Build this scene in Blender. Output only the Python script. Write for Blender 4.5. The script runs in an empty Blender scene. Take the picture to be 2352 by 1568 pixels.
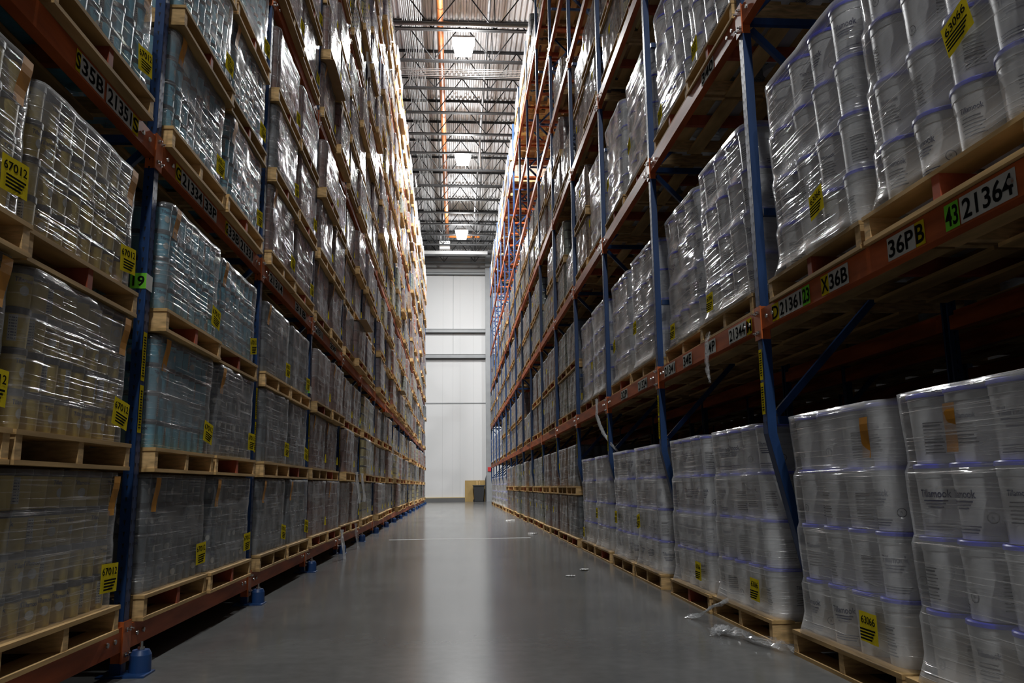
import bpy, bmesh, math, random
from mathutils import Vector, Matrix
random.seed(7)
sc = bpy.context.scene
COL = sc.collection
PI = math.pi
# ------------------------------------------------------------------ camera
F_PX, YAW, PITCH, ROLL, CAM_H = 1885.5, .0697, .1739, -.0112, .8005
cy_, sy_, cp_, sp_ = math.cos(YAW), math.sin(YAW), math.cos(PITCH), math.sin(PITCH)
FWD = Vector((sy_*cp_, cy_*cp_, sp_)); RT = Vector((cy_, -sy_, 0)); UP = RT.cross(FWD)
R2 = math.cos(ROLL)*RT + math.sin(ROLL)*UP; U2 = -math.sin(ROLL)*RT + math.cos(ROLL)*UP
cam_d = bpy.data.cameras.new('camera'); cam = bpy.data.objects.new('camera', cam_d); COL.objects.link(cam)
cam_d.sensor_width = 36.0; cam_d.lens = F_PX/2352*36.0; cam_d.clip_start = .05; cam_d.clip_end = 200
M = Matrix((R2, U2, -FWD)).transposed().to_4x4(); M.translation = (0, 0, CAM_H)
cam.matrix_world = M
sc.camera = cam
def px(p):
    d = Vector(p)-Vector((0, 0, CAM_H)); z = d.dot(FWD)
    if z < .1: return None
    return (1176+F_PX*d.dot(R2)/z, 784-F_PX*d.dot(U2)/z, z)
# ------------------------------------------------------------------ world, exposure, lamps
w = bpy.data.worlds.new('world'); sc.world = w; w.use_nodes = True
w.node_tree.nodes['Background'].inputs[0].default_value = (.5, .55, .6, 1)
w.node_tree.nodes['Background'].inputs[1].default_value = .05
sc.view_settings.view_transform = 'Standard'; sc.view_settings.look = 'None'
sc.view_settings.gamma = 1; sc.view_settings.exposure = 0.0; sc.view_settings.use_curve_mapping = False
try:
    sc.cycles.transparent_max_bounces = 10; sc.cycles.max_bounces = 5; sc.cycles.diffuse_bounces = 3; sc.cycles.glossy_bounces = 3; sc.cycles.adaptive_threshold = .02
    sc.cycles.sample_clamp_indirect = 4.0; sc.cycles.use_denoising = True
    sc.cycles.caustics_reflective = False; sc.cycles.caustics_refractive = False
except Exception: pass
LIGHTS = [((.206, 20.43, 12.57), .9), ((.262, 28.1, 12.57), .95), ((.284, 37.15, 12.57), .86),
          ((.2, 3.4, 12.57), .10), ((.2, -5.0, 12.57), .38), ((.2, -13.0, 12.57), .44)]
POWER = 1250; UPLIGHT = .48
OTHER_LIGHTS = [((6.5, 33, 12.57), .5)]
def lamp(p, power, down=1.0, spill=1.0):
    l = bpy.data.lights.new('lamp_down', 'AREA'); l.shape = 'RECTANGLE'; l.size = .42; l.size_y = .34; l.energy = power*down; l.color = (.99, 1, .995)
    o = bpy.data.objects.new('lamp_down', l); COL.objects.link(o); o.location = (p[0], p[1], p[2]-.34)
    l = bpy.data.lights.new('lamp_spill', 'POINT'); l.shadow_soft_size = .12; l.energy = power*UPLIGHT*spill; l.color = (.99, 1, .995)
    o = bpy.data.objects.new('lamp_spill', l); COL.objects.link(o); o.location = (p[0], p[1], p[2]-.50)
for p, k in LIGHTS+OTHER_LIGHTS: lamp(p, POWER*k, 1.0 if p[1] < 36 else .40, 1.0 if p[1] < 36 else 1.5)
# ------------------------------------------------------------------ dimensions
BAY = 2.21
XL, XR = -1.457, 1.596
YL0, YR0 = 3.91, 4.148            # centre of the first visible upright, each row
NL, NR = 17, 16                   # bays -1 .. NL-2
LZ = [.21, 2.49, 4.74, 6.99, 9.24]                 # beam tops, left
RZ = [1.695, 3.43, 5.11, 6.80, 8.21, 9.60]         # beam tops, right
CEIL = 13.75; YW = 44.23
PH = .115                         # pallet height
# ------------------------------------------------------------------ materials
def new_mat(name):
    m = bpy.data.materials.new(name); m.use_nodes = True
    nt = m.node_tree; return m, nt, nt.nodes['Principled BSDF'], nt.nodes, nt.links
def mat(name, col, rough=.5, metal=0.0, vary=.0, scale=6.0, stretch=(1, 1, 1), spec=.5, bump=0.0, rnd=0.0, coord='Object'):
    m, nt, b, N, L = new_mat(name)
    b.inputs['Base Color'].default_value = (*col, 1); b.inputs['Roughness'].default_value = rough
    b.inputs['Metallic'].default_value = metal; b.inputs['Specular IOR Level'].default_value = spec
    if vary or bump or rnd:
        tc = N.new('ShaderNodeTexCoord'); mp = N.new('ShaderNodeMapping'); mp.inputs['Scale'].default_value = stretch
        L.new(tc.outputs[coord], mp.inputs[0])
        n = N.new('ShaderNodeTexNoise'); n.inputs['Scale'].default_value = scale; n.inputs['Detail'].default_value = 5
        L.new(mp.outputs[0], n.inputs['Vector'])
        mr = N.new('ShaderNodeMapRange'); mr.inputs['To Min'].default_value = 1-vary; mr.inputs['To Max'].default_value = 1+vary
        mr.inputs['From Min'].default_value = .3; mr.inputs['From Max'].default_value = .7
        L.new(n.outputs[0], mr.inputs[0])
        src = mr.outputs[0]
        if rnd:
            oi = N.new('ShaderNodeObjectInfo'); m2 = N.new('ShaderNodeMapRange')
            m2.inputs['To Min'].default_value = 1-rnd; m2.inputs['To Max'].default_value = 1+rnd
            L.new(oi.outputs['Random'], m2.inputs[0])
            mu = N.new('ShaderNodeMath'); mu.operation = 'MULTIPLY'; L.new(src, mu.inputs[0]); L.new(m2.outputs[0], mu.inputs[1]); src = mu.outputs[0]
        vm = N.new('ShaderNodeVectorMath'); vm.operation = 'SCALE'; vm.inputs[0].default_value = col
        L.new(src, vm.inputs['Scale']); L.new(vm.outputs[0], b.inputs['Base Color'])
        if bump:
            bp = N.new('ShaderNodeBump'); bp.inputs['Strength'].default_value = bump; bp.inputs['Distance'].default_value = .01
            L.new(n.outputs[0], bp.inputs['Height']); L.new(bp.outputs[0], b.inputs['Normal'])
    return m
def emit_mat(name, col, s):
    m, nt, b, N, L = new_mat(name)
    b.inputs['Base Color'].default_value = (.8, .8, .8, 1)
    b.inputs['Emission Color'].default_value = (*col, 1); b.inputs['Emission Strength'].default_value = s
    return m
WOOD = mat('pallet_wood', (.56, .36, .15), .75, vary=.35, scale=9, stretch=(1, .25, 3), rnd=.28, spec=.2)
WOODEND = mat('pallet_wood_pale', (.62, .41, .19), .75, vary=.3, scale=14, stretch=(1, 1, 5), rnd=.25, spec=.2)
WOODRED = mat('pallet_wood_red', (.42, .10, .05), .7, vary=.3, scale=10, rnd=.4, spec=.2)
BLUE = mat('upright_blue_paint', (.013, .050, .16), .42, vary=.25, scale=5, stretch=(3, 3, .6))
ORANGE = mat('beam_orange_paint', (.44, .10, .027), .48, vary=.35, scale=4, stretch=(1, .5, 4), spec=.12)
ORANGED = mat('connector_orange_paint', (.62, .15, .035), .4, vary=.25, scale=8)
STEEL = mat('zinc_bolt', (.55, .55, .54), .25, metal=1.0)
DARK = mat('dark_hole', (.008, .008, .01), .7)
BLACKSTEEL = mat('joist_black_paint', (.018, .018, .019), .55, vary=.2, scale=3, spec=.3)
GREYSTEEL = mat('grey_steel_paint', (.30, .31, .32), .45, vary=.1, scale=2)
PIPE = mat('black_pipe', (.10, .10, .105), .4)
GALV = mat('galvanised_conduit', (.6, .6, .6), .3, metal=.8)
ORPIPE = mat('orange_pipe_paint', (.50, .15, .03), .5, vary=.15, scale=1.5)
DECK = mat('roof_deck_white', (.52, .52, .53), .5, vary=.12, scale=.8, stretch=(1, .3, 1))
WHITE = mat('white_paint', (.75, .75, .74), .5)
YELLOW = mat('yellow_sticker', (.72, .56, .02), .9, vary=.1, spec=0.0)
YTAG = mat('yellow_paper', (.78, .62, .03), .6, vary=.12, spec=0.0)
GREEN = mat('green_sign', (.22, .72, .06), .9, spec=0.0)
WTAG = mat('white_sticker', (.62, .62, .58), .9, vary=.12, spec=0.0)
INK = mat('black_ink', (.015, .015, .015), .9, spec=0.0)
NAVY = mat('navy_ink', (.012, .02, .11), .45)
GREYINK = mat('grey_print', (.10, .10, .12), .6)
ORTAG = mat('orange_card', (.60, .25, .01), .6, vary=.3, scale=10)
CARD = mat('cardboard', (.36, .22, .10), .8, vary=.15, scale=6)
PAILW = mat('white_plastic_pail', (.80, .81, .82), .34, vary=.05, spec=.5)
PAILLID = mat('blue_plastic_lid', (.03, .045, .68), .3)
PAILRIB = mat('pail_grip_band', (.52, .53, .53), .4)
BIN = mat('dark_plastic_bin', (.03, .032, .035), .5)
RED = mat('red_sign', (.6, .02, .02), .5)
SCRAPM = mat('paper_scrap', (.7, .7, .68), .7)
# film: a clear stretch wrap with wrinkles; ridges run round the load
def film_mat(name, haze, strength, flat=.35, graze=1.5, ridgeg=.15, baseg=.032, milk=.78):
    m, nt, b, N, L = new_mat(name); N.remove(b)
    out = N['Material Output']
    uv = N.new('ShaderNodeUVMap'); oi = N.new('ShaderNodeObjectInfo')
    off = N.new('ShaderNodeVectorMath'); off.operation = 'MULTIPLY_ADD'
    off.inputs[0].default_value = (37, 53, 0); 
    L.new(oi.outputs['Random'], off.inputs[1]); L.new(uv.outputs[0], off.inputs[2])
    def noise(rot, scl, detail, dist=0.0):
        mp = N.new('ShaderNodeMapping'); mp.inputs['Rotation'].default_value = (0, 0, rot); mp.inputs['Scale'].default_value = (*scl, 1)
        L.new(off.outputs[0], mp.inputs[0])
        n = N.new('ShaderNodeTexNoise'); n.inputs['Scale'].default_value = 1; n.inputs['Detail'].default_value = detail
        n.inputs['Distortion'].default_value = dist; n.inputs['Roughness'].default_value = .55
        L.new(mp.outputs[0], n.inputs['Vector']); return n.outputs[0]
    a = noise(.40, (1.5, 95), 4, .35)      # long pulled ridges
    c = noise(.15, (5, 40), 4, .7)       # crumples
    d = noise(.22, (.9, 5), 2, .5)        # overlap bands
    rs = N.new('ShaderNodeMapRange'); rs.interpolation_type = 'SMOOTHSTEP'; rs.inputs['From Min'].default_value = .57; rs.inputs['From Max'].default_value = .72
    L.new(a, rs.inputs[0])
    cs_ = N.new('ShaderNodeMapRange'); cs_.interpolation_type = 'SMOOTHSTEP'; cs_.inputs['From Min'].default_value = .60; cs_.inputs['From Max'].default_value = .78
    L.new(c, cs_.inputs[0])
    ad0 = N.new('ShaderNodeMath'); ad0.operation = 'MULTIPLY_ADD'; ad0.inputs[1].default_value = .15; L.new(a, ad0.inputs[0]); L.new(rs.outputs[0], ad0.inputs[2])
    ad = N.new('ShaderNodeMath'); ad.operation = 'MULTIPLY_ADD'; ad.inputs[1].default_value = .6
    L.new(cs_.outputs[0], ad.inputs[0]); L.new(ad0.outputs[0], ad.inputs[2])
    bp = N.new('ShaderNodeBump'); bp.inputs['Strength'].default_value = strength; bp.inputs['Distance'].default_value = .008
    L.new(ad.outputs[0], bp.inputs['Height'])
    lw = N.new('ShaderNodeLayerWeight'); lw.inputs['Blend'].default_value = .5
    f3 = N.new('ShaderNodeMath'); f3.operation = 'POWER'; f3.inputs[1].default_value = 2.6; L.new(lw.outputs['Facing'], f3.inputs[0])
    band = N.new('ShaderNodeMapRange'); band.inputs['From Min'].default_value = .46; band.inputs['From Max'].default_value = .62
    L.new(d, band.inputs[0])
    ridge = N.new('ShaderNodeMapRange'); ridge.inputs['From Min'].default_value = .54; ridge.inputs['From Max'].default_value = .70
    L.new(a, ridge.inputs[0])
    # haze (thin milky film)
    h1 = N.new('ShaderNodeMath'); h1.operation = 'MULTIPLY_ADD'; h1.inputs[1].default_value = haze*.8; h1.inputs[2].default_value = haze*flat
    L.new(band.outputs[0], h1.inputs[0])
    h2 = N.new('ShaderNodeMath'); h2.operation = 'MULTIPLY_ADD'; h2.inputs[1].default_value = haze*graze; L.new(f3.outputs[0], h2.inputs[0]); L.new(h1.outputs[0], h2.inputs[2])
    h3 = N.new('ShaderNodeMath'); h3.operation = 'MULTIPLY_ADD'; h3.inputs[1].default_value = haze*.9; h3.use_clamp = True
    L.new(ridge.outputs[0], h3.inputs[0]); L.new(h2.outputs[0], h3.inputs[2])
    tr = N.new('ShaderNodeBsdfTransparent'); tr.inputs[0].default_value = (.97, .972, .975, 1)
    df = N.new('ShaderNodeBsdfDiffuse'); df.inputs[0].default_value = (milk, milk*1.01, milk*1.02, 1); L.new(bp.outputs[0], df.inputs['Normal'])
    m1 = N.new('ShaderNodeMixShader'); L.new(h3.outputs[0], m1.inputs[0]); L.new(tr.outputs[0], m1.inputs[1]); L.new(df.outputs[0], m1.inputs[2])
    gl = N.new('ShaderNodeBsdfGlossy'); gl.inputs['Roughness'].default_value = .11; gl.inputs[0].default_value = (1, 1, 1, 1)
    L.new(bp.outputs[0], gl.inputs['Normal'])
    g1 = N.new('ShaderNodeMath'); g1.operation = 'MULTIPLY_ADD'; g1.inputs[1].default_value = ridgeg; g1.inputs[2].default_value = baseg
    L.new(ridge.outputs[0], g1.inputs[0])
    g2 = N.new('ShaderNodeMath'); g2.operation = 'MULTIPLY_ADD'; g2.inputs[1].default_value = .10; g2.use_clamp = True
    L.new(f3.outputs[0], g2.inputs[0]); L.new(g1.outputs[0], g2.inputs[2])
    m2 = N.new('ShaderNodeMixShader'); L.new(g2.outputs[0], m2.inputs[0]); L.new(m1.outputs[0], m2.inputs[1]); L.new(gl.outputs[0], m2.inputs[2])
    L.new(m2.outputs[0], out.inputs['Surface'])
    return m
FILM = film_mat('stretch_film', .27, .42, .65, .8, .20, .032, .42)
FILMP = film_mat('stretch_film_pails', .26, .42, .7, .4, .24, .045, .85)
FILMB = film_mat('bunched_film', .30, .9)
# goods colours:  body, lid, words
TUBS = {}
def tubcol(key, words, body, lid):
    TUBS[key] = (words, mat('tub_'+key, body, .4, vary=.10, scale=25, rnd=.08), mat('tub_lid_'+key, lid, .4))
tubcol('cream', 'pale yellow tubs', (.62, .47, .13), (.06, .05, .045))
tubcol('blue', 'light blue tubs', (.20, .55, .72), (.04, .06, .075))
tubcol('slate', 'grey tubs', (.17, .20, .22), (.05, .055, .065))
tubcol('brown', 'brown tubs', (.26, .12, .09), (.15, .045, .03))
tubcol('yellow', 'yellow tubs with black lids', (.62, .52, .20), (.02, .02, .02))
tubcol('mauve', 'mauve tubs', (.24, .18, .24), (.10, .05, .09))
tubcol('mint', 'pale green tubs', (.38, .46, .36), (.05, .07, .06))
tubcol('red', 'red and white tubs', (.50, .16, .09), (.50, .46, .42))
tubcol('tan', 'tan tubs', (.42, .26, .13), (.22, .09, .04))
# ------------------------------------------------------------------ mesh helpers
class MB:
    def __init__(s): s.v = []; s.f = []; s.m = []; s.sm = []; s.uv = None
    def quad(s, pts, m=0, sm=False):
        b = len(s.v); s.v += [tuple(p) for p in pts]; s.f.append(tuple(range(b, b+len(pts)))); s.m.append(m); s.sm.append(sm)
    def box(s, x0, x1, y0, y1, z0, z1, m=0):
        b = len(s.v)
        s.v += [(x0, y0, z0), (x1, y0, z0), (x1, y1, z0), (x0, y1, z0), (x0, y0, z1), (x1, y0, z1), (x1, y1, z1), (x0, y1, z1)]
        for f in ((0, 3, 2, 1), (4, 5, 6, 7), (0, 1, 5, 4), (1, 2, 6, 5), (2, 3, 7, 6), (3, 0, 4, 7)):
            s.f.append(tuple(b+i for i in f)); s.m.append(m); s.sm.append(False)
    def hexa(s, lo, hi, m=0):      # two quads of 4 points
        b = len(s.v); s.v += [tuple(p) for p in lo]+[tuple(p) for p in hi]
        for f in ((0, 3, 2, 1), (4, 5, 6, 7), (0, 1, 5, 4), (1, 2, 6, 5), (2, 3, 7, 6), (3, 0, 4, 7)):
            s.f.append(tuple(b+i for i in f)); s.m.append(m); s.sm.append(False)
    def tube(s, p, q, r, n=8, m=0, caps=True, r2=None):
        p = Vector(p); q = Vector(q); d = (q-p).normalized(); u = d.orthogonal().normalized(); w_ = d.cross(u); b = len(s.v)
        for c, rr in ((p, r), (q, r if r2 is None else r2)):
            for k in range(n):
                a = 2*PI*k/n; s.v.append(tuple(c+rr*(math.cos(a)*u+math.sin(a)*w_)))
        for k in range(n):
            s.f.append((b+k, b+(k+1) % n, b+n+(k+1) % n, b+n+k)); s.m.append(m); s.sm.append(True)
        if caps:
            s.f.append(tuple(b+n-1-k for k in range(n))); s.m.append(m); s.sm.append(False)
            s.f.append(tuple(b+n+k for k in range(n))); s.m.append(m); s.sm.append(False)
    def bar(s, p, q, a, b_, m=0):  # rectangular bar
        p = Vector(p); q = Vector(q); d = (q-p).normalized()
        ref = Vector((0, 1, 0)) if abs(d.y) < .9 else Vector((0, 0, 1))
        u = d.cross(ref).normalized()*a/2; w_ = ref.normalized()*b_/2 if abs(d.dot(ref)) < 1e-3 else d.cross(u).normalized()*b_/2
        s.hexa([p-u-w_, p+u-w_, p+u+w_, p-u+w_], [q-u-w_, q+u-w_, q+u+w_, q-u+w_], m)
    def lathe(s, segs, n=16, c=(0, 0, 0)):
        # segs: list of ((r0,z0),(r1,z1),mat,smooth)
        for (r0, z0), (r1, z1), m, sm in segs:
            b = len(s.v)
            if r1 < 1e-6 or r0 < 1e-6:
                r, z = (r0, z0) if r1 < 1e-6 else (r1, z1)
                for k in range(n): s.v.append((c[0]+r*math.cos(2*PI*k/n), c[1]+r*math.sin(2*PI*k/n), c[2]+z))
                s.f.append(tuple(b+k for k in range(n)) if r1 < 1e-6 else tuple(b+n-1-k for k in range(n))); s.m.append(m); s.sm.append(False)
                continue
            for r, z in ((r0, z0), (r1, z1)):
                for k in range(n): s.v.append((c[0]+r*math.cos(2*PI*k/n), c[1]+r*math.sin(2*PI*k/n), c[2]+z))
            for k in range(n):
                s.f.append((b+k, b+(k+1) % n, b+n+(k+1) % n, b+n+k)); s.m.append(m); s.sm.append(sm)
    def add(s, o, mx=None, mmap=None):
        b = len(s.v)
        s.v += [tuple(mx @ Vector(p)) for p in o.v] if mx is not None else o.v
        s.f += [tuple(b+i for i in f) for f in o.f]; s.m += [mmap[i] if mmap else i for i in o.m]; s.sm += o.sm
    def mesh(s, name, mats):
        me = bpy.data.meshes.new(name); me.from_pydata(s.v, [], s.f)
        for mm in mats: me.materials.append(mm)
        me.polygons.foreach_set('material_index', s.m); me.polygons.foreach_set('use_smooth', s.sm)
        if s.uv:
            ul = me.uv_layers.new(name='UVMap'); li = 0
            for f in s.f:
                for vi in f: ul.data[li].uv = s.uv[vi]; li += 1
        me.update(); return me
def link(name, data, parent=None, loc=None, rotz=0.0):
    o = bpy.data.objects.new(name, data); COL.objects.link(o)
    if parent is not None: o.parent = parent
    if loc is not None: o.location = loc
    if rotz: o.rotation_euler.z = rotz
    return o
def tag(o, label, cat, group=None, kind=None):
    o['label'] = label; o['category'] = cat
    if group: o['group'] = group
    if kind: o['kind'] = kind
    return o
def thing(name, label, cat, loc=(0, 0, 0), rotz=0, group=None):
    o = link(name, None, None, loc, rotz); o.empty_display_size = .2
    return tag(o, label, cat, group)
def struct(name, mb, mats, parent=None, label=None, cat=None):
    o = link(name, mb.mesh(name, mats), parent)
    if parent is None: o['kind'] = 'structure'
    if label: o['label'] = label; o['category'] = cat
    return o
_tx = {}
def text2d(t, size, bold=.0):
    """flat letters, centred: (points, faces, width)"""
    key = (t, round(size, 4), bold)
    if key in _tx: return _tx[key]
    cu = bpy.data.curves.new('letters', 'FONT'); cu.body = t; cu.size = size; cu.align_x = 'CENTER'; cu.align_y = 'CENTER'
    cu.offset = bold*size; cu.resolution_u = 3
    ob = bpy.data.objects.new('letters', cu); COL.objects.link(ob); bpy.context.view_layer.update()
    dg = bpy.context.evaluated_depsgraph_get(); me = ob.evaluated_get(dg).to_mesh()
    pts = [(v.co.x, v.co.y) for v in me.vertices]; fs = [tuple(p.vertices) for p in me.polygons]
    ob.evaluated_get(dg).to_mesh_clear(); bpy.data.objects.remove(ob); bpy.data.curves.remove(cu)
    if pts:
        x0 = min(p[0] for p in pts); x1 = max(p[0] for p in pts); y0 = min(p[1] for p in pts); y1 = max(p[1] for p in pts)
        pts = [(p[0]-(x0+x1)/2, p[1]-(y0+y1)/2) for p in pts]; wd = (x1-x0, y1-y0)
    else: wd = (0, 0)
    _tx[key] = (pts, fs, wd); return _tx[key]
def put_text(mb, t, size, fn, m, bold=.0, fit=None):
    pts, fs, wd = text2d(t, size, bold)
    sx = sz = 1.0
    if fit: sx = fit[0]/max(wd[0], 1e-6); sz = fit[1]/max(wd[1], 1e-6)
    b = len(mb.v); mb.v += [tuple(fn(p[0]*sx, p[1]*sz)) for p in pts]
    for f in fs: mb.f.append(tuple(b+i for i in f)); mb.m.append(m); mb.sm.append(False)
ORD = ['first', 'second', 'third', 'fourth', 'fifth', 'sixth', 'seventh', 'eighth', 'ninth', 'tenth', 'eleventh', 'twelfth', 'thirteenth',
       'fourteenth', 'fifteenth', 'sixteenth', 'seventeenth', 'eighteenth']

# ================================================================== setting
# floor (polished concrete)
m, nt, b, N, L = new_mat('polished_concrete'); FLOORM = m
tc = N.new('ShaderNodeTexCoord')
n1 = N.new('ShaderNodeTexNoise'); n1.inputs['Scale'].default_value = .9; n1.inputs['Detail'].default_value = 8; n1.inputs['Roughness'].default_value = .65; L.new(tc.outputs['Object'], n1.inputs['Vector'])
n2 = N.new('ShaderNodeTexNoise'); n2.inputs['Scale'].default_value = 14; n2.inputs['Detail'].default_value = 6; L.new(tc.outputs['Object'], n2.inputs['Vector'])
mp = N.new('ShaderNodeMapping'); mp.inputs['Scale'].default_value = (3.0, .25, 1); L.new(tc.outputs['Object'], mp.inputs[0])
n3 = N.new('ShaderNodeTexNoise'); n3.inputs['Scale'].default_value = 1.2; n3.inputs['Detail'].default_value = 5; L.new(mp.outputs[0], n3.inputs['Vector'])
cr = N.new('ShaderNodeValToRGB'); cr.color_ramp.elements[0].position = .3; cr.color_ramp.elements[0].color = (.125, .125, .123, 1)
cr.color_ramp.elements[1].position = .72; cr.color_ramp.elements[1].color = (.20, .20, .195, 1); L.new(n1.outputs[0], cr.inputs[0])
mx = N.new('ShaderNodeMixRGB'); mx.blend_type = 'MULTIPLY'; mx.inputs[0].default_value = .35; L.new(cr.outputs[0], mx.inputs[1]); L.new(n2.outputs[0], mx.inputs[2])
L.new(mx.outputs[0], b.inputs['Base Color'])
rr = N.new('ShaderNodeMapRange'); rr.inputs['To Min'].default_value = .12; rr.inputs['To Max'].default_value = .19; L.new(n3.outputs[0], rr.inputs[0]); L.new(rr.outputs[0], b.inputs['Roughness'])
bp = N.new('ShaderNodeBump'); bp.inputs['Strength'].default_value = .012; bp.inputs['Distance'].default_value = .02; L.new(n3.outputs[0], bp.inputs['Height']); L.new(bp.outputs[0], b.inputs['Normal'])
b.inputs['Specular IOR Level'].default_value = .11
mb = MB(); mb.box(-6, 10, -20, YW+.3, -.2, 0); fl = struct('floor', mb, [FLOORM])
mb = MB(); mb.box(-1.02, 1.17, 13.06, 13.10, 0, .0015); struct('painted_line', mb, [WHITE], fl)
# walls
m, nt, b, N, L = new_mat('insulated_wall_panel'); WALLM = m
tc = N.new('ShaderNodeTexCoord'); n = N.new('ShaderNodeTexNoise'); n.inputs['Scale'].default_value = .35; n.inputs['Detail'].default_value = 4
L.new(tc.outputs['Object'], n.inputs['Vector'])
cr = N.new('ShaderNodeValToRGB'); cr.color_ramp.elements[0].color = (.66, .66, .66, 1); cr.color_ramp.elements[1].color = (.74, .74, .74, 1); L.new(n.outputs[0], cr.inputs[0])
L.new(cr.outputs[0], b.inputs['Base Color']); b.inputs['Roughness'].default_value = .55
GROOVE = mat('panel_joint', (.52, .52, .52), .6)
mb = MB(); mb.box(-6, 10, YW, YW+.25, 0, CEIL+.3); wf = struct('wall_front', mb, [WALLM])
mb = MB()
for x in (-.69, -.13, .24, .98):
    mb.box(x-.006, x+.006, YW-.004, YW+.002, .2, 12.3)
struct('panel_joint', mb, [GROOVE], wf)
mb = MB(); mb.box(-.13-.012, -.13+.012, YW-.006, YW+.002, 7.85, 13.0); mb.box(-6, 1.7, YW-.03, YW, 5.19, 5.24); struct('seam_strip', mb, [GREYSTEEL], wf)
mb = MB(); mb.box(-6.2, -6, -20, YW, 0, CEIL+.3); struct('wall_left', mb, [mat('dim_wall', (.03, .03, .03), .8)])  # near-black colour stands in for the unlit dark behind the racks
mb = MB(); mb.box(10, 10.2, -20, YW, 0, CEIL+.3); struct('wall_right', mb, [bpy.data.materials['dim_wall']])
mb = MB(); mb.box(-6, 10, -20.2, -20, 0, CEIL+.3); struct('wall_back', mb, [bpy.data.materials['dim_wall']])
mb = MB(); mb.box(-6, 10, YW-.10, YW, 0, .20, 0); mb.box(-6, 10, YW-.105, YW, .20, .235, 1)
struct('baseboard_front', mb, [mat('concrete_kerb', (.13, .13, .13), .7), mat('kerb_edge_timber', (.55, .42, .2), .7)])
# wall girts (steel channels)
for i, (z0, z1, d) in enumerate(((12.26, 12.40, .30), (9.03, 9.24, .26), (7.62, 7.84, .26), (13.28, 13.48, .30))):
    mb = MB(); mb.box(-6, 1.62, YW-d, YW-.001, z1-.025, z1); mb.box(-6, 1.62, YW-d, YW-d+.02, z0, z1); mb.box(-6, 1.62, YW-d, YW-d+.09, z0, z0+.02)
    struct('trim_%d' % (i+1), mb, [GREYSTEEL])
mb = MB(); mb.box(-6, 1.62, YW-.05, YW-.002, 12.40, 13.28); struct('trim_5', mb, [mat('girt_shadow_grey', (.34, .34, .34), .6, vary=.08, scale=1)])  # grey sheet puts the girt's shadow into the upper wall's colour
# steel column by the wall
mb = MB(); mb.box(1.62, 1.92, YW-.46, YW-.44, 0, CEIL-.2); mb.box(1.62, 1.92, YW-.17, YW-.15, 0, CEIL-.2); mb.box(1.76, 1.78, YW-.45, YW-.15, 0, CEIL-.2)
mb.box(1.56, 1.98, YW-.52, YW-.09, 0, .025)
struct('steel_column', mb, [GREYSTEEL], None, 'tall grey steel column standing against the white far wall', 'column')
# ceiling: ribbed deck, ribs run along the aisle
mb = MB(); x = -6.0; z0, z1 = CEIL, CEIL+.06; y0, y1 = -20, YW+.25; prof = []
while x < 10: prof += [(x, z1), (x+.05, z1), (x+.075, z0), (x+.125, z0)]; x += .15
for (xa, za), (xb, zb) in zip(prof[:-1], prof[1:]): mb.quad([(xa, y0, za), (xa, y1, za), (xb, y1, zb), (xb, y0, zb)])
struct('ceiling', mb, [DECK])
mb = MB(); mb.box(-6, 10, -20, YW+.25, CEIL+.08, CEIL+.3); struct('ceiling_slab', mb, [DECK])
# roof joists
PW = 1.64
tj = MB(); zb, zt = 12.5, 13.66
for s in (-1, 1):
    tj.box(-6, 10, s*.035-.028, s*.035+.028, zb-.008, zb); tj.box(-6, 10, s*.010-.004, s*.010+.004, zb, zb+.06)
    tj.box(-6, 10, s*.035-.028, s*.035+.028, zt+.06, zt+.068); tj.box(-6, 10, s*.010-.004, s*.010+.004, zt, zt+.068)
xx = -.62-3*PW
while xx < 10:
    tj.tube((xx, 0, zb+.03), (xx+PW/2, 0, zt+.03), .018, 6); tj.tube((xx+PW/2, 0, zt+.03), (xx+PW, 0, zb+.03), .018, 6)
    tj.tube((xx, 0, zb+.03), (xx, 0, zt+.03), .014, 6); xx += PW
tjm = tj.mesh('roof_joist', [BLACKSTEEL])
k = 0; y = 8.40-12*1.615
while y < 43.5:
    o = link('roof_joist', tjm, None, (0, y, 0)); o['kind'] = 'structure'
    tag(o, 'black open-web steel roof joist spanning the aisle under the ribbed deck', 'roof joist', 'roof joists under the deck', 'structure'); y += 1.615; k += 1
# services under the roof
def pipe(name, label, cat, p, q, r, m, group=None, n=10):
    mb = MB(); mb.tube(p, q, r, n); o = link(name, mb.mesh(name, [m])); tag(o, label, cat, group); return o
pipe('fire_main', 'fat dark pipe crossing the aisle under the roof before the nearest lit lamp', 'pipe', (-6, 19.45, 12.52), (10, 19.45, 12.52), .055, PIPE)
pipe('gas_pipe', 'orange pipe running the length of the roof deck', 'pipe', (-.42, -19.9, 13.1), (-.42, 39.6, 13.1), .085, ORPIPE)
pipe('gas_pipe', 'short orange pipe crossing the aisle near the far lamp', 'pipe', (-.42, 39.6, 13.1), (1.2, 39.6, 13.1), .07, ORPIPE)
pipe('sprinkler_main', 'dark pipe hung along the roof above the orange racks', 'pipe', (.86, -20, 13.0), (.86, YW, 13.0), .04, PIPE)
pipe('hanger_pipe', 'pale vertical drop pipe beside the dark sprinkler main', 'pipe', (.86, 27.5, 11.9), (.86, 27.5, 13.74), .03, GALV)
for i in range(11):
    xx = -1.46+i*.052+random.uniform(-.008, .008)
    pipe('conduit', 'thin silvery conduit, one of a bundle running along the roof deck', 'conduit', (xx, -20, 13.42+.02*(i % 2)), (xx, YW, 13.42+.02*(i % 2)), .012, GALV, 'bundled conduits on the roof', 6)
for i in range(6):
    pipe('cross_conduit', 'thin pale conduit crossing the aisle behind the nearest lit lamp', 'conduit', (-6, 21.95+.14*i, 12.62+.02*i), (10, 21.95+.14*i, 12.62+.02*i), .016 if i in (1, 4) else .008, GALV, 'conduits crossing behind the lamp', 6)
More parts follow.
